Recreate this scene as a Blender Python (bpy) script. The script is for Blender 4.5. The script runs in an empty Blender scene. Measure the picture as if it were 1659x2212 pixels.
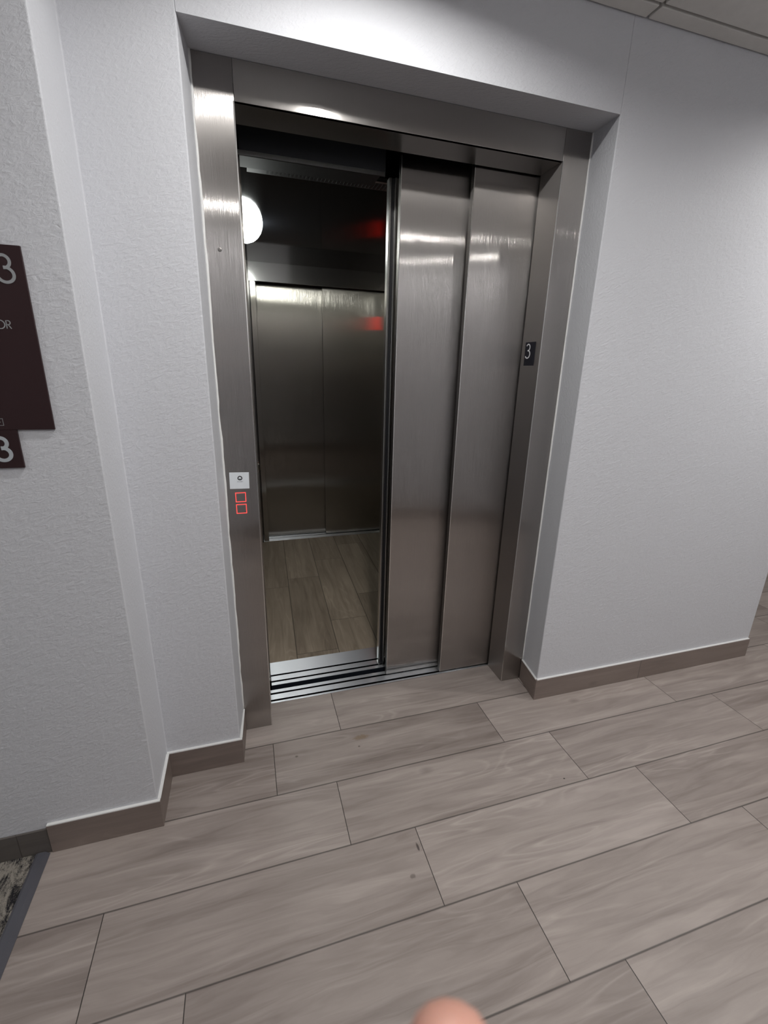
import bpy, bmesh, math, random
from mathutils import Vector, Matrix
random.seed(7)
sc = bpy.context.scene
COL = sc.collection

# ------------------------------------------------------------------ dimensions
W = 1.0655          # clear opening
HD = 2.10           # underside of the steel header
HT = 2.195          # top of the steel frame
JW, JWR = 0.1073, 0.1065
JD = 0.126          # depth of the steel reveal
HWL = 2.1826        # underside of plaster lintel at the wall face
YW, YR = -0.152, -0.1455
XL, XR = -0.1196, 1.1507
XS, YS = -0.3654, -0.3411
XE = 2.449
HC = 2.42
BH = 0.1027
YB = -2.2           # wall behind the camera

# ------------------------------------------------------------------ node helpers
class NT:
    def __init__(self, name):
        self.m = bpy.data.materials.new(name); self.m.use_nodes = True
        self.t = self.m.node_tree; self.t.nodes.clear()
        self.out = self.t.nodes.new('ShaderNodeOutputMaterial')
    def n(self, typ, **kw):
        x = self.t.nodes.new(typ)
        for k, v in kw.items(): setattr(x, k, v)
        return x
    def set(self, sock, v):
        if v is None: return
        if isinstance(v, bpy.types.NodeSocket): self.t.links.new(v, sock)
        else: sock.default_value = v
    def math(self, op, a, b=None, c=None, clamp=False):
        x = self.n('ShaderNodeMath', operation=op); x.use_clamp = clamp
        self.set(x.inputs[0], a); self.set(x.inputs[1], b)
        if c is not None: self.set(x.inputs[2], c)
        return x.outputs[0]
    def vmath(self, op, a, b=None):
        x = self.n('ShaderNodeVectorMath', operation=op)
        self.set(x.inputs[0], a); self.set(x.inputs[1], b)
        return x.outputs[0]
    def xyz(self, x=0., y=0., z=0.):
        c = self.n('ShaderNodeCombineXYZ')
        for i, v in enumerate((x, y, z)): self.set(c.inputs[i], v)
        return c.outputs[0]
    def sep(self, v):
        s = self.n('ShaderNodeSeparateXYZ'); self.set(s.inputs[0], v); return s.outputs
    def pos(self): return self.n('ShaderNodeNewGeometry').outputs['Position']
    def noise(self, vec, scale, detail=2., rough=.5, dist=0.):
        x = self.n('ShaderNodeTexNoise')
        self.set(x.inputs['Vector'], vec); x.inputs['Scale'].default_value = scale
        x.inputs['Detail'].default_value = detail; x.inputs['Roughness'].default_value = rough
        x.inputs['Distortion'].default_value = dist
        return x.outputs[0]
    def ramp(self, f, a, b, c0=0., c1=1.):
        x = self.n('ShaderNodeMapRange'); x.clamp = True
        self.set(x.inputs['Value'], f); x.inputs['From Min'].default_value = a; x.inputs['From Max'].default_value = b
        x.inputs['To Min'].default_value = c0; x.inputs['To Max'].default_value = c1
        return x.outputs[0]
    def mix(self, f, a, b):
        x = self.n('ShaderNodeMix', data_type='RGBA')
        self.set(x.inputs[0], f)
        for s, v in ((x.inputs[6], a), (x.inputs[7], b)):
            self.set(s, v if isinstance(v, bpy.types.NodeSocket) else tuple(v) + ((1,) if len(v) == 3 else ()))
        return x.outputs[2]
    def bump(self, h, strength=.3, dist=.001):
        x = self.n('ShaderNodeBump'); x.inputs['Strength'].default_value = strength
        x.inputs['Distance'].default_value = dist; self.set(x.inputs['Height'], h)
        return x.outputs[0]
    def bsdf(self, color, rough=.5, metal=0., normal=None, spec=None, aniso=None, tangent=None, emis=None, es=0., sss=0., coat=0.):
        p = self.n('ShaderNodeBsdfPrincipled')
        self.set(p.inputs['Base Color'], color if isinstance(color, bpy.types.NodeSocket) else tuple(color) + (1,))
        self.set(p.inputs['Roughness'], rough); p.inputs['Metallic'].default_value = metal
        if normal: self.set(p.inputs['Normal'], normal)
        if spec is not None: p.inputs['Specular IOR Level'].default_value = spec
        if aniso is not None: p.inputs['Anisotropic'].default_value = aniso
        if tangent is not None: self.set(p.inputs['Tangent'], tangent)
        if emis: p.inputs['Emission Color'].default_value = tuple(emis) + (1,); p.inputs['Emission Strength'].default_value = es
        if sss: p.inputs['Subsurface Weight'].default_value = sss; p.inputs['Subsurface Radius'].default_value = (.01, .004, .002)
        if coat: p.inputs['Coat Weight'].default_value = coat
        self.t.links.new(p.outputs[0], self.out.inputs[0])
        return self.m

def plain(name, c, rough=.5, metal=0., **k):
    n = NT(name)
    v = n.noise(n.pos(), 35, 3)
    col = n.mix(v, [x * .93 for x in c], [min(1, x * 1.05) for x in c])
    return n.bsdf(col, rough, metal, **k)

def glow(name, c, s):
    n = NT(name)
    e = n.n('ShaderNodeEmission'); e.inputs[0].default_value = tuple(c) + (1,); e.inputs[1].default_value = s
    n.t.links.new(e.outputs[0], n.out.inputs[0]); return n.m

def steel(name, c, rough=.13, aniso=1., slope=.0007, wide=.40, share=.33, tdir=None):
    """vertically (or, aniso 0, evenly) brushed steel: a tight lobe and a wide one"""
    n = NT(name)
    g = n.n('ShaderNodeNewGeometry')
    x = n.n('ShaderNodeVectorMath', operation='CROSS_PRODUCT')
    n.t.links.new(g.outputs['True Normal'], x.inputs[0]); x.inputs[1].default_value = (0.0, -.012, 1.)
    tan = n.xyz(*tdir) if tdir else n.vmath('NORMALIZE', x.outputs[0])
    p = n.sep(g.outputs['Position'])
    st = n.xyz(n.math('ADD', p[0], n.math('MULTIPLY', p[1], 1.37)), 0., n.math('MULTIPLY', p[2], .006))
    v = n.noise(st, 900, 2)
    big = n.noise(g.outputs['Position'], 3.1, 3)
    col = n.mix(v, [a * .94 for a in c], [min(1, a * 1.03) for a in c])
    nb = n.bump(v, 1., slope) if slope else None
    n.bsdf(col, n.ramp(big, .3, .7, rough * .95, rough * 1.05), 1., aniso=aniso, tangent=tan, normal=nb)
    s1 = n.out.inputs[0].links[0].from_socket
    n.bsdf(col, wide, 1., aniso=aniso * .95, tangent=tan)
    s2 = n.out.inputs[0].links[0].from_socket
    mx = n.n('ShaderNodeMixShader'); mx.inputs[0].default_value = share
    n.t.links.new(s1, mx.inputs[1]); n.t.links.new(s2, mx.inputs[2]); n.t.links.new(mx.outputs[0], n.out.inputs[0])
    return n.m

def wall_mat(name, c, strength=.35):
    n = NT(name); p = n.pos(); s = n.sep(p)
    # skewed trowel texture: flecks running down to the right
    u = n.math('ADD', s[0], s[1])
    sk = n.xyz(n.math('ADD', u, n.math('MULTIPLY', s[2], .55)), n.math('MULTIPLY', s[1], 2.), n.math('MULTIPLY', n.math('SUBTRACT', s[2], n.math('MULTIPLY', u, .55)), 2.1))
    a = n.noise(sk, 46, 4, .62, .6)
    b = n.noise(p, 210, 2, .6)
    h = n.math('ADD', n.ramp(a, .38, .72), n.math('MULTIPLY', b, .25))
    col = n.mix(n.noise(p, 2.3, 3), [x * .985 for x in c], c)
    return n.bsdf(col, .62, normal=n.bump(h, strength, .0022), spec=.3)

def wood_tile(name, dark, light, width, length, y0, shifts, along='x', rot=0., default=0., step=.21, joint=(.016, .013, .011), rough=.42, stains=()):
    """porcelain planks: rows of `width`, joints at `shift[row]` every `length`"""
    n = NT(name); s = n.sep(n.pos())
    if along == 'x': a, c = s[0], n.math('SUBTRACT', y0, s[1])
    elif along == 'z': a, c = n.math('ADD', s[0], s[1]), n.math('ADD', s[2], y0)
    else:            # planks run along y, rotated a little: row coordinate = x - rot*y
        a, c = s[1], n.math('SUBTRACT', n.math('SUBTRACT', s[0], n.math('MULTIPLY', s[1], rot)), y0)
    r = n.math('DIVIDE', c, width); row = n.math('FLOOR', r); fr = n.math('FRACT', r)
    sh = n.math('MULTIPLY', row, step)
    if default: sh = n.math('ADD', sh, default)
    for k, extra in shifts.items():
        sh = n.math('ADD', sh, n.math('MULTIPLY', n.math('COMPARE', row, float(k), .5), extra))
    u = n.math('DIVIDE', n.math('SUBTRACT', a, sh), length); colm = n.math('FLOOR', u); fu = n.math('FRACT', u)
    wn = n.n('ShaderNodeTexWhiteNoise', noise_dimensions='3D'); n.set(wn.inputs[0], n.xyz(n.math('ADD', row, .37), n.math('ADD', colm, .71), 3.3))
    rv = wn.outputs[0]; rc = wn.outputs[1]
    off = n.vmath('SCALE', rc); off.node.inputs['Scale'].default_value = 40.
    # grain coordinates
    g1 = n.vmath('ADD', n.xyz(n.math('MULTIPLY', a, 1.3), n.math('MULTIPLY', c, 13.), 0.), off)
    warp = n.noise(g1, 1.1, 3, .5)
    g2 = n.vmath('ADD', g1, n.xyz(0., n.math('MULTIPLY', warp, 2.2), 0.))
    broad = n.noise(g2, 1.0, 4, .55, .5)
    fine = n.noise(n.vmath('ADD', n.xyz(n.math('MULTIPLY', a, 7.), n.math('ADD', n.math('MULTIPLY', c, 95.), n.math('MULTIPLY', warp, 9.)), 0.), off), 1., 4, .7)
    g3 = n.vmath('ADD', n.xyz(n.math('MULTIPLY', a, 1.5), n.math('MULTIPLY', c, 12.), 0.), off)
    vein = n.noise(g3, 1.0, 1.5, .5, .55)
    ring = n.math('ABSOLUTE', n.math('SUBTRACT', n.math('FRACT', n.math('MULTIPLY', vein, 9.)), .5))
    light_v = n.math('MULTIPLY', n.ramp(ring, .22, .0), n.ramp(n.noise(g1, .9, 2), .46, .66))
    mid = n.noise(n.vmath('ADD', n.xyz(n.math('MULTIPLY', a, 2.2), n.math('ADD', n.math('MULTIPLY', c, 42.), n.math('MULTIPLY', warp, 5.)), 0.), off), 1., 3, .6)
    f = n.math('ADD', n.math('MULTIPLY', n.ramp(broad, .30, .70), .34), n.math('ADD', n.math('MULTIPLY', fine, .26), n.math('MULTIPLY', n.ramp(mid, .30, .70), .27)))
    f = n.math('ADD', f, n.math('MULTIPLY', n.math('SUBTRACT', rv, .5), .22))
    f = n.math('ADD', f, n.math('MULTIPLY', light_v, .20), clamp=True)
    col = n.mix(f, dark, light)
    # sparse knots
    kn = n.n('ShaderNodeTexVoronoi'); n.set(kn.inputs['Vector'], n.vmath('ADD', n.xyz(n.math('MULTIPLY', a, 2.6), n.math('MULTIPLY', c, 4.6), 0.), off)); kn.inputs['Scale'].default_value = 1.
    kd = n.math('MULTIPLY', n.ramp(kn.outputs['Distance'], .09, .02), .35)
    col = n.mix(kd, col, [x * .55 for x in dark])
    for sx, sy, ra, rb, tint, k in stains:   # dried spots and scuffs lying on the tiles
        d = n.math('SQRT', n.math('ADD', n.math('POWER', n.math('DIVIDE', n.math('SUBTRACT', s[0], sx), ra), 2.), n.math('POWER', n.math('DIVIDE', n.math('SUBTRACT', s[1], sy), rb), 2.)))
        d = n.math('ADD', d, n.math('MULTIPLY', n.math('SUBTRACT', n.noise(n.pos(), 90., 2), .5), .9))
        col = n.mix(n.math('MULTIPLY', n.ramp(d, 1.1, .6), k), col, tint)
    # joints: long ones soft, end ones narrow and dark
    dl = n.math('MULTIPLY', n.math('MINIMUM', fr, n.math('SUBTRACT', 1., fr)), width)
    de = n.math('MULTIPLY', n.math('MINIMUM', fu, n.math('SUBTRACT', 1., fu)), length)
    jl = n.math('MULTIPLY', n.ramp(dl, .0034, .0008), .72)
    je = n.math('MULTIPLY', n.ramp(de, .0015, .0008), .95)
    j = n.math('MAXIMUM', jl, je)
    col = n.mix(j, col, joint)
    h = n.math('ADD', n.math('MULTIPLY', n.math('SUBTRACT', 1., j), 1.), n.math('MULTIPLY', fine, .12))
    rr = n.ramp(fine, .2, .8, rough - .05, rough + .1)
    return n.bsdf(col, rr, normal=n.bump(h, .35, .0012), spec=.42)

M = {}
M['wall'] = wall_mat('white textured plaster', (.62, .628, .66), .4)
M['steel'] = steel('brushed stainless steel', (.43, .408, .392))
M['steel_car'] = steel('car brushed steel', (.38, .355, .32), .16)
M['polish'] = steel('polished car steel', (.42, .41, .40), .10, 0., 0., .4, .25)
M['steel_dark'] = steel('dark steel profile', (.23, .22, .21), .3)
M['steel_h'] = steel('header brushed steel', (.44, .42, .405), .13, .8, 0., .40, .3, (0., 0., 1.))
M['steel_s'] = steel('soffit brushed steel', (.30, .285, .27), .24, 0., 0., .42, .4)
M['edge'] = plain('polished steel edge', (.72, .71, .69), .22, 1.)
M['alu'] = steel('aluminium sill', (.68, .71, .75), .22, 1., 0., .5, .6, (0., 1., 0.))
M['navy'] = plain('navy black gap shade', (.010, .013, .020), .5)  # shade of the gap between the sills, as a colour
M['greyplate'] = plain('grey vent plate', (.05, .05, .053), .5)
M['black'] = plain('shaft black', (.012, .013, .016), .6)
M['blackgloss'] = plain('black glossy panel', (.006, .0065, .008), .07, spec=.55)
M['blackplastic'] = plain('black plastic', (.012, .012, .014), .35)
M['floor'] = wood_tile('wood look floor tile', (.165, .133, .119), (.52, .455, .42), .234, .8871, -.1013,
                       {-1: .48, 1: -.003, 2: -.002, 3: .015, 4: -.031, 5: .2}, default=-.003,
                       stains=((.338, -.159, .034, .013, (.20, .135, .075), .6), (1.005, -.544, .004, .003, (.02, .015, .013), .9), (.401, -.631, .004, .014, (.03, .022, .02), .8),
                               (.079, -.187, .006, .005, (.05, .035, .03), .6), (.319, -.202, .005, .004, (.05, .035, .03), .6), (.357, -.707, .009, .007, (.06, .045, .04), .5)))
M['carfloor'] = wood_tile('car floor wood look tile', (.16, .125, .092), (.50, .41, .315), .2165, .9, .1325,
                          {-1: -.046 + .5066 - .287, 0: 0}, along='y', rot=.04, default=.4600 - .0, step=.287, rough=.5)
M['base'] = wood_tile('skirting tile', (.155, .122, .107), (.29, .237, .210), .9, .887, .35, {}, along='z', default=-.2, joint=(.08, .066, .06))
M['ceil'] = plain('ceiling tile', (.62, .61, .585), .9)
M['caulk'] = plain('white caulk', (.78, .78, .77), .6)
M['sign'] = plain('dark brown sign', (.027, .0115, .013), .5, spec=.3)
M['signtext'] = plain('grey lettering', (.30, .31, .32), .5)
M['signtext2'] = plain('light grey lettering', (.42, .45, .48), .5)
M['white'] = plain('white lettering', (.80, .80, .82), .45)
M['card'] = plain('white card', (.74, .78, .82), .5)
M['ink'] = plain('black ink', (.015, .017, .02), .6)
M['inkgrey'] = plain('grey ink', (.22, .23, .25), .6)
M['numplate'] = plain('navy black plate', (.012, .012, .018), .5, spec=.2)
M['red'] = glow('red button light', (1., .10, .09), 1.15)
M['redled'] = glow('red led digits', (1., .02, .01), 3.5)
M['lamp'] = glow('opal lamp', (1., .985, .96), 725.)
M['carlamp'] = glow('car opal lamp', (.95, 1., .96), 45.)
M['lampring'] = plain('white lamp ring', (.8, .8, .8), .4)
M['strip'] = plain('grey carpet edge strip', (.085, .085, .10), .38)
M['skin'] = plain('skin', (.52, .27, .21), .5, sss=.15)
M['sleeve'] = plain('charcoal knit sleeve', (.04, .042, .05), .9)
def carpet_mat():
    n = NT('mottled carpet'); p = n.pos()
    a = n.noise(n.vmath('MULTIPLY', p, (26, 12, 20)), 1., 4, .65, 1.2); b = n.noise(p, 420, 2)
    f = n.ramp(n.math('ADD', a, n.math('MULTIPLY', n.math('SUBTRACT', b, .5), .35)), .42, .6)
    return n.bsdf(n.mix(f, (.022, .021, .024), (.30, .275, .24)), .95, normal=n.bump(b, .8, .004), spec=.1)
M['carpet'] = carpet_mat()

# ------------------------------------------------------------------ mesh helpers
def link(o, parent=None):
    COL.objects.link(o)
    if parent is not None: o.parent = parent
    return o
def obj(name, bm, mat, parent=None, smooth=False, bevel=0., seg=2):
    bmesh.ops.recalc_face_normals(bm, faces=bm.faces)
    me = bpy.data.meshes.new(name); bm.to_mesh(me); bm.free()
    for m in (mat if isinstance(mat, (list, tuple)) else [mat]): me.materials.append(m)
    o = bpy.data.objects.new(name, me); link(o, parent)
    if smooth:
        for p in me.polygons: p.use_smooth = True
    if bevel:
        b = o.modifiers.new('bevel', 'BEVEL'); b.width = bevel; b.segments = seg; b.limit_method = 'ANGLE'
    return o
def box(bm, x0, x1, y0, y1, z0, z1):
    vs = [bm.verts.new((x, y, z)) for x in (x0, x1) for y in (y0, y1) for z in (z0, z1)]
    for f in ((0,1,3,2), (4,6,7,5), (0,4,5,1), (2,3,7,6), (0,2,6,4), (1,5,7,3)): bm.faces.new([vs[i] for i in f])
    return vs
def B(*a):
    bm = bmesh.new(); box(bm, *a); return bm
def prism(bm, pts, z0, z1, axis='z'):
    """extrude a polygon; axis z: pts are (x,y); axis x: pts are (y,z); axis y: pts are (x,z)"""
    def P(p, h): return {'z': (p[0], p[1], h), 'x': (h, p[0], p[1]), 'y': (p[0], h, p[1])}[axis]
    a = [bm.verts.new(P(p, z0)) for p in pts]; b = [bm.verts.new(P(p, z1)) for p in pts]
    bm.faces.new(a[::-1]); bm.faces.new(b)
    for i in range(len(pts)):
        j = (i + 1) % len(pts); bm.faces.new((a[i], a[j], b[j], b[i]))
def lathe(bm, prof, centre, n=40, sx=1., sy=1., cap=True):
    cx, cy, cz = centre; rings = []
    for r, z in prof:
        if r < 1e-6: rings.append([bm.verts.new((cx, cy, cz + z))])
        else: rings.append([bm.verts.new((cx + sx * r * math.cos(2*math.pi*i/n), cy + sy * r * math.sin(2*math.pi*i/n), cz + z)) for i in range(n)])
    for A, Bq in zip(rings, rings[1:]):
        for i in range(n):
            j = (i + 1) % n
            if len(A) == 1: bm.faces.new((A[0], Bq[j], Bq[i]))
            elif len(Bq) == 1: bm.faces.new((A[i], A[j], Bq[0]))
            else: bm.faces.new((A[i], A[j], Bq[j], Bq[i]))
def tube(bm, pts, rad, n=10, closed=False):
    """round tube through 3-D points; rad may be a list"""
    P = [Vector(p) for p in pts]; R = rad if isinstance(rad, (list, tuple)) else [rad] * len(P); rings = []
    for i, p in enumerate(P):
        if closed: d = P[(i+1) % len(P)] - P[i-1]
        else: d = P[min(i+1, len(P)-1)] - P[max(i-1, 0)]
        d.normalize(); ref = Vector((0,0,1)) if abs(d.z) < .9 else Vector((1,0,0))
        a = d.cross(ref).normalized(); b = d.cross(a)
        rings.append([bm.verts.new(p + R[i] * (a * math.cos(2*math.pi*k/n) + b * math.sin(2*math.pi*k/n))) for k in range(n)])
    m = len(rings)
    for i in range(m if closed else m - 1):
        A, Q = rings[i], rings[(i+1) % m]
        for k in range(n):
            l = (k+1) % n; bm.faces.new((A[k], A[l], Q[l], Q[k]))
    if not closed: bm.faces.new(rings[0][::-1]); bm.faces.new(rings[-1])
def thing(name, label, cat, loc=(0,0,0), group=None):
    o = bpy.data.objects.new(name, None); o.empty_display_size = .1; o.location = loc; link(o)
    o['label'] = label; o['category'] = cat
    if group: o['group'] = group
    return o
def tag(o, label, cat, group=None):
    o['label'] = label; o['category'] = cat
    if group: o['group'] = group
    return o
def struct(o): o['kind'] = 'structure'; return o
def local(parent, o):
    """keep world-space mesh coordinates when the parent empty sits away from the origin"""
    o.matrix_parent_inverse = Matrix.Translation(-Vector(parent.location)); return o
def part(name, bm, mat, parent, **k):
    o = obj(name, bm, mat, parent, **k)
    if parent.type == 'EMPTY': local(parent, o)
    return o
def flat_stroke(pts2, w, mapf, depth, bm=None, closed=False):
    """a pen stroke of width w as a thin solid; pts2 in plane units, mapf(u,v,h)->xyz"""
    bm = bm or bmesh.new(); n = len(pts2); L = []
    for i in range(n):
        a = Vector(pts2[(i-1) % n if closed else max(i-1, 0)]); b = Vector(pts2[(i+1) % n if closed else min(i+1, n-1)])
        d = (b - a).normalized(); nn = Vector((-d.y, d.x)) * w / 2; p = Vector(pts2[i])
        L.append([bm.verts.new(mapf(*(p + s * nn), h)) for s in (1, -1) for h in (0, depth)])
    for i in range(n if closed else n - 1):
        A, Q = L[i], L[(i+1) % n]
        for a, b in ((0,1), (1,3), (3,2), (2,0)): bm.faces.new((A[a], A[b], Q[b], Q[a]))
    if not closed:
        for r in (L[0], L[-1]): bm.faces.new((r[0], r[1], r[3], r[2]))
    return bm
def arc(cx, cy, rx, ry, a0, a1, n=18):
    return [(cx + rx * math.cos(math.radians(a0 + (a1-a0)*i/n)), cy + ry * math.sin(math.radians(a0 + (a1-a0)*i/n))) for i in range(n+1)]
def three(h, wd, mapf, depth, lean=0., k=1.):
    """a geometric 3 of height h, origin at its lower left: two overlapping bowls"""
    w = h * .60; bm = bmesh.new()
    for path in (arc(w*.44, h*.75, w*.36*k, h*.222, 152, -96, 20), arc(w*.46, h*.285, w*.46*k, h*.262, 97, -150, 24)):
        flat_stroke([(x + lean * y, y) for x, y in path], wd, mapf, depth, bm); depth += .00025
    return bm

# ------------------------------------------------------------------ the setting
# floor of the landing (with the zone behind the right-hand corner)
bm = bmesh.new()
prism(bm, [(-5, YB), (9, YB), (9, 4.5), (XE, 4.5), (XE, -.1), (1.3, -.1), (1.3, .128), (-.02, .128), (-.02, .02), (-.4, .02), (-.4, -.1), (-5, -.1)], -.03, 0)
struct(obj('floor', bm, M['floor']))

# the lift wall: stepped plan, plaster reveal and lintel round the steel frame
bm = bmesh.new()
prism(bm, [(-5, YS), (XS, YS), (XS, YW), (XL, YW), (-JW - .001, .0), (-JW - .001, .12), (-5, .12)], 0, HC + .03)
o = struct(obj('wall_front', bm, M['wall'], bevel=.0035, seg=3))
bm = bmesh.new()
prism(bm, [(W + JWR + .001, 0), (XR, YR), (XE, YR), (XE, 4.5), (XE - .15, 4.5), (XE - .15, .12), (W + JWR + .001, .12)], 0, HC + .03)
o2 = struct(obj('wall_right', bm, M['wall'], bevel=.004, seg=3))
bm = bmesh.new()
# lintel, a skewed soffit from the wall face back to the top of the frame; a hair inside the side walls
a = [(XL, YW, HWL), (XR, YR, HWL), (W + JWR + .001, .0, HT + .001), (-JW - .001, .0, HT + .001)]
lo = [bm.verts.new(p) for p in a]; lo2 = [bm.verts.new((a[3][0], .12, HT + .001)), bm.verts.new((a[2][0], .12, HT + .001))]
hi = [bm.verts.new((p[0], p[1], HC + .03)) for p in a]; hi2 = [bm.verts.new((a[3][0], .12, HC + .03)), bm.verts.new((a[2][0], .12, HC + .03))]
bm.faces.new(lo); bm.faces.new((lo[3], lo[2], lo2[1], lo2[0])); bm.faces.new((lo[0], lo[1], hi[1], hi[0]))
bm.faces.new((lo[1], lo[2], hi[2], hi[1])); bm.faces.new((lo[3], lo[0], hi[0], hi[3]))
bm.faces.new((lo[2], lo2[1], hi2[1], hi[2])); bm.faces.new((lo2[0], lo[3], hi[3], hi2[0]))
bm.faces.new((lo2[1], lo2[0], hi2[0], hi2[1])); bm.faces.new(hi); bm.faces.new((hi[3], hi[2], hi2[1], hi2[0]))
struct(obj('wall_lintel', bm, M['wall']))
struct(obj('wall_rear', B(-5, 9, YB - .1, YB, 0, HC + .03), M['wall']))
struct(obj('wall_left', B(-5.1, -5, YB, .12, 0, HC + .03), M['wall']))
struct(obj('wall_far', B(9, 9.1, YB, 4.5, 0, HC + .03), M['wall']))
struct(obj('wall_end', B(XE - .15, 9, 4.5, 4.6, 0, HC + .03), M['wall']))

# ceiling: tiles with open shadow joints under a backing board
bm = bmesh.new()
box(bm, -5, 9, YB, 4.5, HC + .022, HC + .03)
gx0, gy0, T, G = 1.19, -.205, .6, .010
ys = [(-.205 + G/2, YR - .006)]
y = gy0
while y > YB: ys.append((max(y - T, YB) + G/2, y - G/2)); y -= T
xs = []; x = gx0 - 11 * T
while x < 9: xs.append((max(x, -5) + G/2, min(x + T, 9) - G/2)); x += T
for x0, x1 in xs:
    if x1 <= x0: continue
    for y0, y1 in ys:
        if y1 - y0 > .005: box(bm, x0, x1, y0, y1, HC, HC + .02)
yy = YR
while yy < 4.5:
    for x0, x1 in xs:
        if x1 > XE + .05: box(bm, max(x0, XE + .006), x1, yy + G/2, min(yy + T, 4.5) - G/2, HC, HC + .02)
    yy += T
struct(obj('ceiling', bm, M['ceil'], bevel=.002))

# skirting tiles, each run its own length, with a thin line of caulk on top
def skirt(name, runs, mat, h=BH, cap=True):
    bm = bmesh.new()
    for pts in runs: prism(bm, pts, 0, h)
    o = struct(obj(name, bm, mat, bevel=.0012))
    if cap:
        bm = bmesh.new()
        for pts in runs:
            c = Vector((sum(p[0] for p in pts), sum(p[1] for p in pts))) / len(pts)
            prism(bm, [tuple(c + (Vector(p) - c) * .992) for p in pts], h, h + .0035)
        obj('caulk_line', bm, M['caulk'], o)
    return o
t = .009
skirt('baseboard_left', [[(-.6627, YS - t), (XS + t, YS - t), (XS + t, YS), (-.6627, YS)],
                         [(XS, YS), (XS + t, YS), (XS + t, YW - t), (XS, YW - t)],
                         [(XS, YW - t), (XL + t, YW - t), (XL + t, YW), (XS, YW)],
                         [(XL, YW), (XL + t, YW), (-JW + .006, -.002), (-JW, -.002)]], M['base'])
skirt('baseboard_right', [[(XR - t, YR - t), (XE, YR - t), (XE, YR), (XR - t, YR)],
                          [(XR - t, YR), (XR, YR), (W + JWR, -.002), (W + JWR - .008, -.002)]], M['base'])
M['base2'] = wood_tile('skirting tile grey', (.085, .075, .068), (.15, .135, .125), .9, .887, .35, {}, along='z', default=-.2, joint=(.07, .06, .055))
skirt('baseboard_far', [[(-5, YS - .006), (-.664, YS - .006), (-.664, YS), (-5, YS)]], M['base2'], h=.09, cap=False)
skirt('baseboard_rear', [[(-5, YB), (9, YB), (9, YB + t), (-5, YB + t)]], M['base'], cap=False)

# ragged bead of white caulk between plaster and steel
def bead(parent, p0, p1, n=70, r=.0035, seed=1):
    rnd = random.Random(seed); p0, p1 = Vector(p0), Vector(p1)
    pts = []; rad = []; k = 0.
    for i in range(n + 1):
        k = k * .6 + rnd.uniform(-1, 1) * .4
        pts.append(p0.lerp(p1, i / n) + Vector((k * .0022, 0, k * .001))); rad.append(r * (1 + .5 * k))
    bm = bmesh.new(); tube(bm, pts, rad, 8); obj('caulk_bead', bm, M['caulk'], parent, smooth=True)
bead(o, (-JW + .001, -.002, BH), (-JW + .001, -.002, HT), seed=3)
bead(o2, (W + JWR - .001, -.002, BH), (W + JWR - .001, -.002, HT), seed=4)

# lift shaft seen through the gaps
bm = bmesh.new()
box(bm, -.62, -.60, .121, 2.75, -.5, 2.6); box(bm, 1.85, 1.87, .121, 2.75, -.5, 2.6)
box(bm, -.62, 1.87, 2.75, 2.77, -.5, 2.6); box(bm, -.62, 1.87, .121, 2.75, 2.6, 2.62); box(bm, -.62, 1.87, .121, 2.75, -.52, -.5)
box(bm, -.62, 1.87, .0, .12, -.5, -.031)
box(bm, -.62, 1.87, .121, .131, HC, 2.6)
box(bm, -.62, -.05, .1205, .127, -.03, HC); box(bm, W + .3, 1.87, .1205, .127, -.03, HC)
box(bm, -.05, W + .3, .122, .130, HD + .04, HC)
o = struct(obj('wall_shaft', bm, M['black']))

# ------------------------------------------------------------------ steel door frame
fr = thing('elevator_door_frame', 'brushed steel lift door surround set into the white wall', 'door frame', (W/2, 0, 0))
bm = bmesh.new(); prism(bm, [(-JW, 0), (0, 0), (0, JD), (-.012, JD), (-.012, .012), (-JW, .012)], 0, HT)
part('jamb', bm, M['steel'], fr, bevel=.0012)
bm = bmesh.new(); prism(bm, [(W + JWR, 0), (W, 0), (W, JD), (W + .012, JD), (W + .012, .012), (W + JWR, .012)], 0, HT)
part('jamb', bm, M['steel'], fr, bevel=.0012)
bm = bmesh.new(); prism(bm, [(.0005, HT), (.0005, HD), (W - .0005, HD), (W - .0005, HT)], 0, .012, 'y')
part('header', bm, M['steel_h'], fr, bevel=.001)
part('header_soffit', B(.0005, W - .0005, .0121, JD, HD, HD + .012), M['steel_s'], fr)
# bright strips imitating the highlight along the jamb arrises
bm = bmesh.new(); box(bm, -.0028, .0006, -.0008, .0012, .002, HD); part('edge_highlight', bm, M['edge'], fr)
bm = bmesh.new(); box(bm, W - .0006, W + .0028, -.0008, .0012, .002, HD); part('edge_highlight', bm, M['edge'], fr)
# small key hole dimple
bm = bmesh.new()
for r0, r1, y in ((.006, .0035, -.0012),):
    n = 20; a = [bm.verts.new((-.066 + r0*math.cos(6.2832*i/n), -.0003, 1.733 + r0*math.sin(6.2832*i/n))) for i in range(n)]
    b = [bm.verts.new((-.066 + r1*math.cos(6.2832*i/n), y, 1.733 + r1*math.sin(6.2832*i/n))) for i in range(n)]
    for i in range(n): bm.faces.new((a[i], a[(i+1) % n], b[(i+1) % n], b[i]))
    bm.faces.new(b)
part('keyhole', bm, M['steel_dark'], fr)

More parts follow.
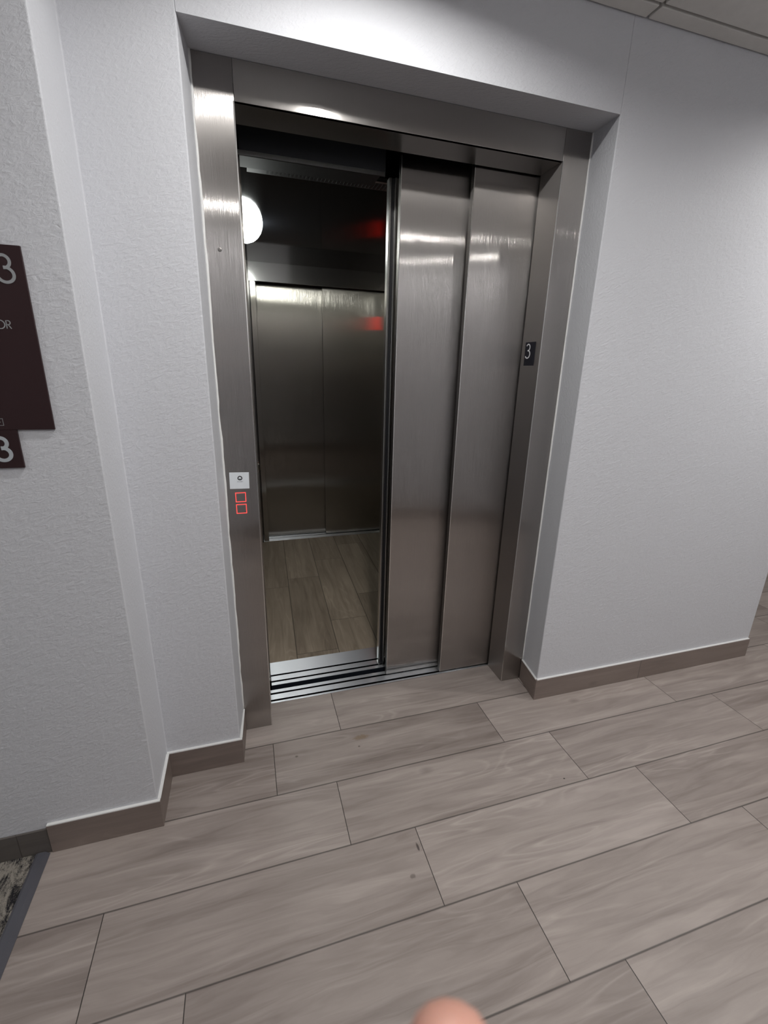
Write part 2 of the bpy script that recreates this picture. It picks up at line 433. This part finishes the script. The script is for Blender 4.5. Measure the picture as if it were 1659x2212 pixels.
# call panel
cp = part('call_panel', B(-.0925, -.0245, -.0012, -.0002, .892, 1.008), M['steel'], fr, bevel=.0006)
for z in (.919, .9605):
    x0, x1, h = -.0755, -.0405, .0345
    b = obj('call_button', B(x0 + .0045, x1 - .0045, -.0022, -.0013, z + .0045, z + h - .0045), M['steel'], cp, bevel=.0005)
    bm = bmesh.new(); w_ = .0028
    box(bm, x0, x1, -.002, -.0013, z, z + w_); box(bm, x0, x1, -.002, -.0013, z + h - w_, z + h)
    box(bm, x0, x0 + w_, -.002, -.0013, z + w_, z + h - w_); box(bm, x1 - w_, x1, -.002, -.0013, z + w_, z + h - w_)
    ob = obj('light_ring', bm, M['red'], cp); ob['label'] = 'red lit square outline'

# white card above the buttons
card = thing('notice_card', 'white card with a small round black logo, above the red lit buttons', 'card', (-.0585, -.0004, 1.008))
ca = math.radians(1.2)
def mc(u, v, h):   # card plane, slightly askew
    x, z = u * math.cos(ca) + v * math.sin(ca), -u * math.sin(ca) + v * math.cos(ca)
    return (-.0585 + x, -.0004 - h, 1.0365 + z)
bm = bmesh.new()
vs = [bm.verts.new(mc(u, v, h)) for u in (-.0318, .0318) for h in (0, .0012) for v in (-.0283, .0283)]
for f in ((0,1,3,2), (4,6,7,5), (0,4,5,1), (2,3,7,6), (0,2,6,4), (1,5,7,3)): bm.faces.new([vs[i] for i in f])
part('card_sheet', bm, M['card'], card)
mk = lambda u, v, h: mc(u, v, .0012 + h)
bm = flat_stroke(arc(.002, .0085, .0062, .0062, -62, 242, 30), .0034, mk, .0002)
q = [bm.verts.new(mk(*p, .0002)) for p in ((-.0016, .0012), (.0056, .0012), (.002, .0085))]; bm.faces.new(q)
part('logo', bm, M['ink'], card)
def text_mesh(body, size, mapf, name, mat, parent, depth=.0003, spacing=1.):
    cu = bpy.data.curves.new('t', 'FONT'); cu.body = body; cu.size = size; cu.space_character = spacing; cu.align_x = 'CENTER'
    ob = bpy.data.objects.new('t', cu); COL.objects.link(ob)
    dg = bpy.context.evaluated_depsgraph_get(); me = bpy.data.meshes.new_from_object(ob.evaluated_get(dg))
    bpy.data.objects.remove(ob)
    for v in me.vertices: v.co = Vector(mapf(v.co.x, v.co.y, depth))
    me.materials.clear(); me.materials.append(mat); me.name = name
    o = bpy.data.objects.new(name, me); link(o, parent)
    if parent.type == 'EMPTY': local(parent, o)
    return o
text_mesh('Schindler', .0052, lambda u, v, h: mk(u + .002, v - .0052, h), 'lettering', M['inkgrey'], card)

# storey number on the right reveal
num = thing('storey_number_plate', 'small dark plate with a thin white 3 on the right steel reveal', 'sign', (W, .067, 1.438))
part('plate', B(W - .002, W - .0001, .034, .100, 1.4385, 1.5265), M['numplate'], num, bevel=.0005)
mn = lambda u, v, h: (W - .002 - h, .094 - u, 1.4655 + v)
part('digit', three(.0545, .0044, mn, .0006, .02), M['white'], num)

# ------------------------------------------------------------------ landing sill
sill_prof = [(.128, 0.0015), (.1385, .0015), (.1385, -.018), (.1505, -.018), (.1505, .0015), (.1835, .0015), (.1835, -.018), (.1955, -.018), (.1955, .0015), (.215, .0015), (.215, -.03), (.128, -.03)]
bm = bmesh.new(); prism(bm, sill_prof, .002, W + .29, 'x')
tag(obj('door_sill', bm, M['alu'], bevel=.0006), 'grooved aluminium threshold of the landing doors, flush with the tiles', 'threshold')

# ------------------------------------------------------------------ landing doors (two sliding leaves)
def leaf(name, x0, x1, y0, y1, z0, z1, label, mat, edge=True):
    o = thing(name, label, 'door', ((x0 + x1)/2, (y0 + y1)/2, 0))
    bm = bmesh.new(); prism(bm, [(x0, y1), (x0, y0 + .0005), (x0 + .0005, y0), (x1, y0), (x1, y1)], z0, z1)
    part('door_leaf', bm, mat, o)
    bm = bmesh.new(); box(bm, x0 - .0012, x0 - .0001, y0 + .001, y1, z0, z1); part('return_shade', bm, M['steel_dark'], o)  # dark sheet: shade of the return side put into its colour
    part('edge_highlight', B(x0 - .0012, x0 + .0016, y0 - .0006, y0 + .0009, z0, z1), M['edge'], o)  # bright strip standing in for the highlight on the front corner
    bm = bmesh.new()
    for xx in (x0 + .06, x1 - .1): box(bm, xx, xx + .03, (y0+y1)/2 - .004, (y0+y1)/2 + .004, -.012, z0)
    part('guide_shoe', bm, M['blackplastic'], o)
    return o
leaf('elevator_door', .5485, 1.115, .183, .206, .007, 2.12, 'left-hand brushed steel lift leaf, half open and set behind the other leaf', M['steel'])
leaf('elevator_door', .8065, 1.36, .1365, .160, .007, 2.12, 'right-hand brushed steel lift leaf, in front, next to the number plate', M['steel'])

# ------------------------------------------------------------------ the lift car
CX0, CX1, CY0, CY1, CZ = -.07, 1.2, .4227, 2.14, 2.13
car = thing('elevator_car', 'lift car with wood look floor and dark steel walls, seen through the half open doors', 'elevator car', (.56, 1.28, 0))
part('car_floor', B(CX0, CX1, CY0, CY1, -.03, 0), M['carfloor'], car)
bm = bmesh.new(); box(bm, CX0 - .02, CX0, .25, 2.3, 0, CZ + .02); part('side_wall', bm, M['steel_car'], car)
part('side_wall', B(CX1, CX1 + .02, .25, 2.3, 0, CZ + .02), M['steel_car'], car)
part('car_ceiling', B(CX0, CX1, .43, 2.3, CZ, CZ + .02), M['blackgloss'], car)
# front sill with grooves
bm = bmesh.new(); prism(bm, [(.2485, .001), (.269, .001), (.269, -.018), (.281, -.018), (.281, .001), (.314, .001), (.314, -.018), (.326, -.018), (.326, .001), (.4225, .001), (.4225, -.03), (.2485, -.03)], .012, CX1, 'x')
part('sill', bm, M['alu'], car, bevel=.0006)
bm = bmesh.new(); prism(bm, [(2.1405, .001), (2.20, .001), (2.20, -.015), (2.212, -.015), (2.212, .001), (2.245, .001), (2.245, -.015), (2.257, -.015), (2.257, .001), (2.31, .001), (2.31, -.03), (2.1405, -.03)], .045, CX1, 'x')
part('sill', bm, M['alu'], car, bevel=.0006)
# left front return (behind the landing jamb), a sliver of steel near the sill
part('gap_shade', B(.012, CX1, .2472, .2484, -.45, -.001), M['navy'], car)  # dark sheet added before the sill front, paints the gap as shade
part('front_return', B(CX0, .010, .25, .43, 0, CZ), M['steel_car'], car)
# header over the front opening with its lower lip and the vent grille behind
bm = bmesh.new(); prism(bm, [(.25, 2.20), (.25, 2.0695), (.256, 2.0695), (.256, 2.084), (.30, 2.092), (.43, 2.098), (.43, 2.20)], .0, .51, 'x')
part('header', bm, M['black'], car)
gr = part('vent_grille', B(.04, .66, .471, .548, CZ - .004, CZ - .0002), M['greyplate'], car)
bm = bmesh.new()
for k in range(34):
    x = .112 + k * .0152; box(bm, x, x + .0078, .478, .538, CZ - .0052, CZ - .0042)
obj('slots', bm, M['black'], gr)
part('header_lip', B(.0, .508, .2485, .2498, 2.0695, 2.083), M['edge'], car)
part('vent_frame', B(.06, .66, .455, .470, CZ - .006, CZ), M['steel_dark'], car)
# lamp: opal dome on the glossy black ceiling
bm = bmesh.new(); R0 = .095
lathe(bm, [(1.0, 0), (.97, -.024), (.88, -.048), (.72, -.070), (.5, -.087), (.26, -.096), (0, -.100)], (.030, 1.20, CZ - .001), 48, R0, .10)
cl = part('ceiling_lamp', bm, M['carlamp'], car, smooth=True); cl['label'] = 'glowing white opal dome'
# left wall: handrail and black panel
bm = bmesh.new(); tube(bm, [(-.005, .55, .745), (-.005, 1.80, .745), (.0, 1.87, .744), (.006, 1.9, .742)], [.017, .017, .022, .012], 14)
hr = part('handrail', bm, M['edge'], car, smooth=True)
bm = bmesh.new(); lathe(bm, [(0, -.045), (.012, -.042), (.02, -.025), (.023, 0), (.02, .025), (.012, .042), (0, .045)], (.034, 1.86, .70), 16); obj('end_cap', bm, M['edge'], hr, smooth=True)
for yy in (.7, 1.6):
    bm = bmesh.new(); tube(bm, [(-.07, yy, .735), (-.005, yy, .745)], .008, 8); obj('bracket', bm, M['edge'], hr)
bp_ = part('operating_panel', B(-.07, .022, 1.15, 1.62, 1.478, 1.64), M['blackplastic'], car, bevel=.006)
# rear entrance: left return and column, transom, right column
part('rear_return', B(CX0, .058, 2.12, 2.30, 0, CZ), M['steel_dark'], car)
part('rear_column', B(.0635, .102, 2.1405, 2.235, .002, 2.005), M['steel_car'], car, bevel=.001)
part('rear_column', B(1.128, CX1, 2.1405, 2.235, .002, 2.005), M['steel_car'], car, bevel=.001)
part('transom', B(.045, CX1, 2.14, 2.16, 2.006, CZ), M['polish'], car)
part('transom_back', B(.045, CX1, 2.161, 2.3, 2.03, CZ), M['black'], car)
# rear leaves
part('rear_door_leaf', B(.09, .64, 2.25, 2.275, .008, 2.10), M['steel_car'], car)
part('rear_door_leaf', B(.6005, 1.16, 2.21, 2.235, .008, 2.10), M['steel_car'], car)
# display on the right-hand side of the rear opening
dp = part('display_plate', B(1.096, 1.127, 2.06, 2.135, 1.675, 1.99), M['edge'], car, bevel=.002)
dg_ = bmesh.new()
box(dg_, 1.0925, 1.0955, 2.065, 2.13, 1.735, 1.835)
rd = obj('display_digits', dg_, M['redled'], dp); rd['label'] = 'glowing red display window'
# front car leaves
for x0, x1, y0, y1 in ((.530, 1.08, .262, .288), (.80, 1.34, .309, .331)):
    d = part('car_door_leaf', B(x0 + (.03 if y0 < .3 else 0), min(x1, 1.19), y0, y1, .008, 2.075), M['steel_car'], car)
    if y0 < .3:
        bm = bmesh.new()   # leading edge: two polished ribs with a dark channel between
        box(bm, x0, x0 + .009, y0 + .002, y1 + .006, .008, 2.075); box(bm, x0 + .009, x0 + .021, y0 + .008, y1, .008, 2.075); box(bm, x0 + .021, x0 + .0295, y0 - .004, y1, .008, 2.075)
        obj('leading_edge', bm, M['edge'], d, bevel=.0015)
        bm = bmesh.new(); box(bm, x0 + .0096, x0 + .0204, y0 + .006, y0 + .0079, .008, 2.075); obj('rubber_strip', bm, M['blackplastic'], d)
        bm = bmesh.new(); tube(bm, [(x0 + .036, y0 - .008, .05), (x0 + .036, y0 - .001, .05)], .008, 16); obj('guide_roller', bm, M['edge'], d)

# ------------------------------------------------------------------ signs on the left wall
YF = YS - .0005
def sign_map(x0, z0): return lambda u, v, h: (x0 + u, YF - .006 - h, z0 + v)
s1 = thing('floor_sign', 'large dark brown wall sign with grey 3 and letters, left of the lift', 'sign', (-.56, YF, 1.256), 'brown floor signs')
part('panel', B(-.68, -.449, YF - .006, YF, 1.256, 1.632), M['sign'], s1, bevel=.0006)
part('digit', three(.054, .0058, sign_map(-.4985, 1.560), .0006), M['signtext'], s1)
bm = flat_stroke(arc(-.512, 1.4785, .0085, .0085, 0, 360, 26)[:-1], .0018, lambda u, v, h: (u, YF - .006 - h, v), .0004, closed=True)
flat_stroke([(-.5005, 1.4705), (-.5005, 1.4865), (-.497, 1.4865)] + arc(-.4972, 1.4825, .004, .004, 90, -90, 10) + [(-.5005, 1.4785)], .0017, lambda u, v, h: (u, YF - .006 - h, v), .0004, bm)
flat_stroke([(-.4975, 1.4785), (-.4925, 1.4705)], .0017, lambda u, v, h: (u, YF - .006 - h, v), .0004, bm)
part('lettering', bm, M['signtext'], s1)
pm = lambda u, v, h: (u, YF - .006 - h, v)
bm = flat_stroke([(-.562, 1.2662), (-.5455, 1.2662), (-.5455, 1.2812), (-.562, 1.2812)], .0012, pm, .0004, closed=True)
q = [bm.verts.new(pm(u, v, .0004)) for u, v in ((-.5495, 1.2737), (-.5555, 1.2775), (-.5555, 1.2699))]; bm.faces.new(q)
part('arrow_box', bm, M['signtext'], s1)
s2 = thing('floor_sign', 'small dark brown sign with a light grey 3, hung directly under the large sign', 'sign', (-.60, YF, 1.169), 'brown floor signs')
part('panel', B(-.68, -.5235, YF - .006, YF, 1.169, 1.2555), M['sign'], s2, bevel=.0006)
part('digit', three(.054, .0078, sign_map(-.5735, 1.186), .0006), M['signtext2'], s2)

# ------------------------------------------------------------------ carpet beyond the tiles
bm = bmesh.new(); box(bm, -5, -.704, YB + .01, YS - .007, .0003, .006)
tag(obj('carpet', bm, M['carpet']), 'mottled black and beige carpet at the left edge', 'carpet')
bm = bmesh.new(); prism(bm, [(-.7035, .0003), (-.7035, .009), (-.697, .0115), (-.680, .0115), (-.668, .0015), (-.668, .0003)], YB + .01, YS - .0095, 'y')
tag(obj('carpet_edge_strip', bm, M['strip']), 'dark grey strip along the edge of the carpet', 'edge strip')

# ------------------------------------------------------------------ ceiling lamps
def ceiling_light(x, y, label):
    o = thing('ceiling_light', label, 'ceiling light', (x, y, HC), 'round ceiling lights of the corridor')
    bm = bmesh.new(); lathe(bm, [(.104, 0), (.103, -.020), (.098, -.024), (.091, -.024), (.087, -.021), (.080, -.001), (.104, 0)], (0, 0, 0), 40)
    obj('ring', bm, M['lampring'], o, smooth=True)
    bm = bmesh.new(); lathe(bm, [(.042, -.001), (.041, -.005), (.036, -.008), (.022, -.010), (0, -.011)], (0, 0, 0), 32)
    obj('diffuser', bm, M['lamp'], o, smooth=True)
    return o
ceiling_light(.34, -.66, 'round white ceiling light nearest the lift doors')
ceiling_light(.38, -1.95, 'round white ceiling light behind the camera, facing the lift')
ceiling_light(2.60, -1.95, 'round white ceiling light by the rear wall, to the right')
ceiling_light(2.45, -.66, 'round white ceiling light over the right end of the wall')
ceiling_light(5.2, -1.2, 'round white ceiling light far along the corridor')
ceiling_light(-2.4, -1.3, 'round white ceiling light over the carpet')
ceiling_light(4.5, 2.4, 'round white ceiling light round the corner')

# ------------------------------------------------------------------ camera
cam = bpy.data.cameras.new('camera'); co = bpy.data.objects.new('camera', cam); COL.objects.link(co)
cam.sensor_fit = 'HORIZONTAL'; cam.sensor_width = 36.; cam.lens = 972.876 / 1659 * 36.
C = Vector((-.0248, -1.5719, 1.4012))
fwd = Vector((.281, .9126, -.297)).normalized(); up = Vector((.0637, .2911, .9546)); up = (up - up.dot(fwd) * fwd).normalized(); right = fwd.cross(up)
co.matrix_world = Matrix(((right.x, up.x, -fwd.x, C.x), (right.y, up.y, -fwd.y, C.y), (right.z, up.z, -fwd.z, C.z), (0, 0, 0, 1)))
cam.clip_start = .01
cam.dof.use_dof = True; cam.dof.focus_distance = 2.2; cam.dof.aperture_fstop = 12.
sc.camera = co

# ------------------------------------------------------------------ the person taking the picture: only a fingertip shows
def cs(x, y, d): return C + right * x + up * y + fwd * d
BF = Vector((fwd.x, fwd.y, 0)).normalized(); BR = Vector((BF.y, -BF.x, 0))
FEET = Vector((C.x, C.y, 0)) - BF * .37
def bd(a, b, z): return FEET + BR * a + BF * b + Vector((0, 0, z))
def skinned(name, mat, root_pt, chains, parent, sub=2):
    """chains: lists of (point, radius); a chain starts from an existing node key or the root"""
    bm = bmesh.new(); L = bm.verts.layers.skin.verify(); keys = {}
    def V(p, r, rt=False):
        v = bm.verts.new(p); v[L].radius = (r, r); v[L].use_root = rt; return v
    keys['root'] = V(root_pt[0], root_pt[1], True)
    for start, pts in chains:
        a = keys[start]
        for it in pts:
            b = V(it[0], it[1]); bm.edges.new((a, b)); a = b
            if len(it) > 2: keys[it[2]] = b
    me = bpy.data.meshes.new(name); bm.to_mesh(me); bm.free(); me.materials.append(mat)
    o = bpy.data.objects.new(name, me); link(o, parent); local(parent, o)
    s = o.modifiers.new('skin', 'SKIN'); s.use_smooth_shade = True
    u = o.modifiers.new('sub', 'SUBSURF'); u.levels = sub; u.render_levels = sub
    return o
def person():
    root = thing('person', 'blurred pink fingertip of the person taking the picture, at the bottom edge', 'person', tuple(FEET))
    rw = cs(.026, -.235, -.045); lw = cs(-.085, -.135, -.055)
    re, le = bd(.18, .06, 1.06), bd(-.20, .06, 1.09)
    ch = [('root', [(bd(0, 0, 1.06), .10), (bd(0, 0, 1.22), .115), (bd(0, 0, 1.34), .09, 'chest'), (bd(0, 0, 1.43), .05), (bd(0, .01, 1.49), .052, 'neck')]),
          ('neck', [(bd(0, .02, 1.545), .070), (bd(0, .025, 1.605), .080), (bd(0, .01, 1.665), .062)]),
          ('chest', [(bd(.16, 0, 1.34), .055), (re, .040), (rw, .026), (cs(.022, -.195, .005), .021, 'rp')]),
          ('chest', [(bd(-.16, 0, 1.34), .055), (le, .040), (lw, .026), (cs(-.066, -.100, -.028), .021, 'lp')]),
          ('rp', [(cs(.014, -.160, .038), .0115), (cs(.0128, -.131, .064), .0098), (cs(.0125, -.107, .080), .0098), (cs(.0122, -.0940, .0885), .0094)]),
          ('rp', [(cs(.034, -.180, .040), .0115), (cs(.036, -.182, .078), .0092), (cs(.034, -.196, .096), .0084), (cs(.030, -.212, .096), .0074)]),
          ('rp', [(cs(.050, -.188, .034), .011), (cs(.053, -.194, .068), .009), (cs(.050, -.208, .084), .0082), (cs(.045, -.222, .082), .0072)]),
          ('rp', [(cs(.062, -.200, .022), .010), (cs(.066, -.206, .048), .0078), (cs(.064, -.218, .062), .0070), (cs(.058, -.230, .060), .0062)]),
          ('rp', [(cs(-.008, -.205, .006), .013), (cs(-.028, -.192, .026), .0105), (cs(-.040, -.178, .044), .0095), (cs(-.046, -.168, .058), .0080)]),
          ('lp', [(cs(-.056, -.062, -.012), .010), (cs(-.040, -.060, .006), .0082), (cs(-.012, -.062, .0085), .0072)]),
          ('lp', [(cs(-.058, -.082, -.010), .010), (cs(-.041, -.082, .007), .0082), (cs(-.010, -.084, .0085), .0072)]),
          ('lp', [(cs(-.058, -.102, -.012), .010), (cs(-.041, -.103, .006), .0080), (cs(-.012, -.105, .0085), .0070)]),
          ('lp', [(cs(-.058, -.124, -.016), .009), (cs(-.042, -.123, .004), .0070), (cs(-.018, -.125, .0080), .0062)]),
          ('lp', [(cs(-.058, -.085, -.038), .012), (cs(-.040, -.062, -.028), .0100), (cs(-.024, -.044, -.024), .0088)]),
          ('root', [(bd(.09, 0, .84), .085), (bd(.10, .02, .48), .055), (bd(.105, -.01, .10), .038), (bd(.105, .08, .05), .035)]),
          ('root', [(bd(-.09, 0, .84), .085), (bd(-.10, .02, .48), .055), (bd(-.105, -.01, .10), .038), (bd(-.105, .08, .05), .035)])]
    skinned('body', M['skin'], (bd(0, 0, .92), .12), ch, root)
    skinned('sweater', M['sleeve'], (bd(0, 0, .90), .140), [
        ('root', [(bd(0, 0, 1.05), .130), (bd(0, 0, 1.22), .145), (bd(0, 0, 1.35), .115, 'c'), (bd(0, 0, 1.41), .075)]),
        ('c', [(bd(.175, 0, 1.345), .072), (re, .056), (re.lerp(rw, .85), .040)]),
        ('c', [(bd(-.175, 0, 1.345), .072), (le, .056), (le.lerp(lw, .85), .040)])], root)
    skinned('trousers', M['trouser'], (bd(0, 0, .90), .135), [
        ('root', [(bd(.095, 0, .82), .100), (bd(.10, .02, .48), .072), (bd(.105, -.01, .09), .055)]),
        ('root', [(bd(-.095, 0, .82), .100), (bd(-.10, .02, .48), .072), (bd(-.105, -.01, .09), .055)])], root)
    for s_ in (.105, -.105):
        bm = bmesh.new(); rows = []
        for b, wd, h in ((-.075, .034, .075), (-.04, .040, .085), (.03, .044, .080), (.10, .050, .058), (.16, .044, .045), (.195, .022, .030)):
            rows.append([bm.verts.new(bd(s_ + wd * math.cos(t_), b, max(.001, h * .5 + h * .5 * math.sin(t_)))) for t_ in [2*math.pi*k/14 for k in range(14)]])
        for A, Q in zip(rows, rows[1:]):
            for k in range(14): bm.faces.new((A[k], A[(k+1) % 14], Q[(k+1) % 14], Q[k]))
        bm.faces.new(rows[0]); bm.faces.new(rows[-1][::-1])
        part('shoe', bm, M['blackplastic'], root, smooth=True)
    hc = bd(0, .012, 1.618)
    bm = bmesh.new(); bmesh.ops.create_uvsphere(bm, u_segments=28, v_segments=18, radius=1.)
    for v in bm.verts:
        p = v.co.copy()
        if p.z < -.15 and p.y > -.1: p.z = -.15 + (p.z + .15) * .05; p.y = min(p.y, .35)
        if p.y > .62: p.y = .62
        v.co = hc + BR * p.x * .088 + BF * (p.y * .102 - .016) + Vector((0, 0, p.z * .088 + .02))
    part('hair', bm, M['hair'], root, smooth=True)
    for s_ in (.031, -.031):
        bm = bmesh.new(); bmesh.ops.create_uvsphere(bm, u_segments=14, v_segments=10, radius=.011, matrix=Matrix.Translation(bd(s_, .093, 1.598)))
        part('eye', bm, M['white'], root, smooth=True)
    return root
M['hair'] = plain('dark brown hair', (.03, .018, .012), .6)
M['trouser'] = plain('dark blue trousers', (.03, .036, .055), .85)
person()
ph = thing('phone', 'black phone in the hand of the person taking the picture', 'phone', tuple(cs(0, -.06, -.012)))
bm = bmesh.new()
vs = [bm.verts.new(cs(x, y, d)) for x in (-.037, .037) for y in (-.135, .020) for d in (-.0135, -.0055)]
for f in ((0,1,3,2), (4,6,7,5), (0,4,5,1), (2,3,7,6), (0,2,6,4), (1,5,7,3)): bm.faces.new([vs[i] for i in f])
part('phone_body', bm, M['blackplastic'], ph, bevel=.003)

# ------------------------------------------------------------------ world and colour
w = bpy.data.worlds.new('world'); sc.world = w; w.use_nodes = True
w.node_tree.nodes['Background'].inputs[0].default_value = (.6, .65, .75, 1); w.node_tree.nodes['Background'].inputs[1].default_value = .05
vs_ = sc.view_settings; vs_.view_transform = 'Standard'; vs_.look = 'None'; vs_.exposure = 0.; vs_.gamma = 1.; vs_.use_curve_mapping = False
sc.cycles.use_denoising = True; sc.cycles.max_bounces = 10; sc.cycles.diffuse_bounces = 5; sc.cycles.glossy_bounces = 6
sc.cycles.sample_clamp_indirect = 6.
sc.cycles.caustics_reflective = False
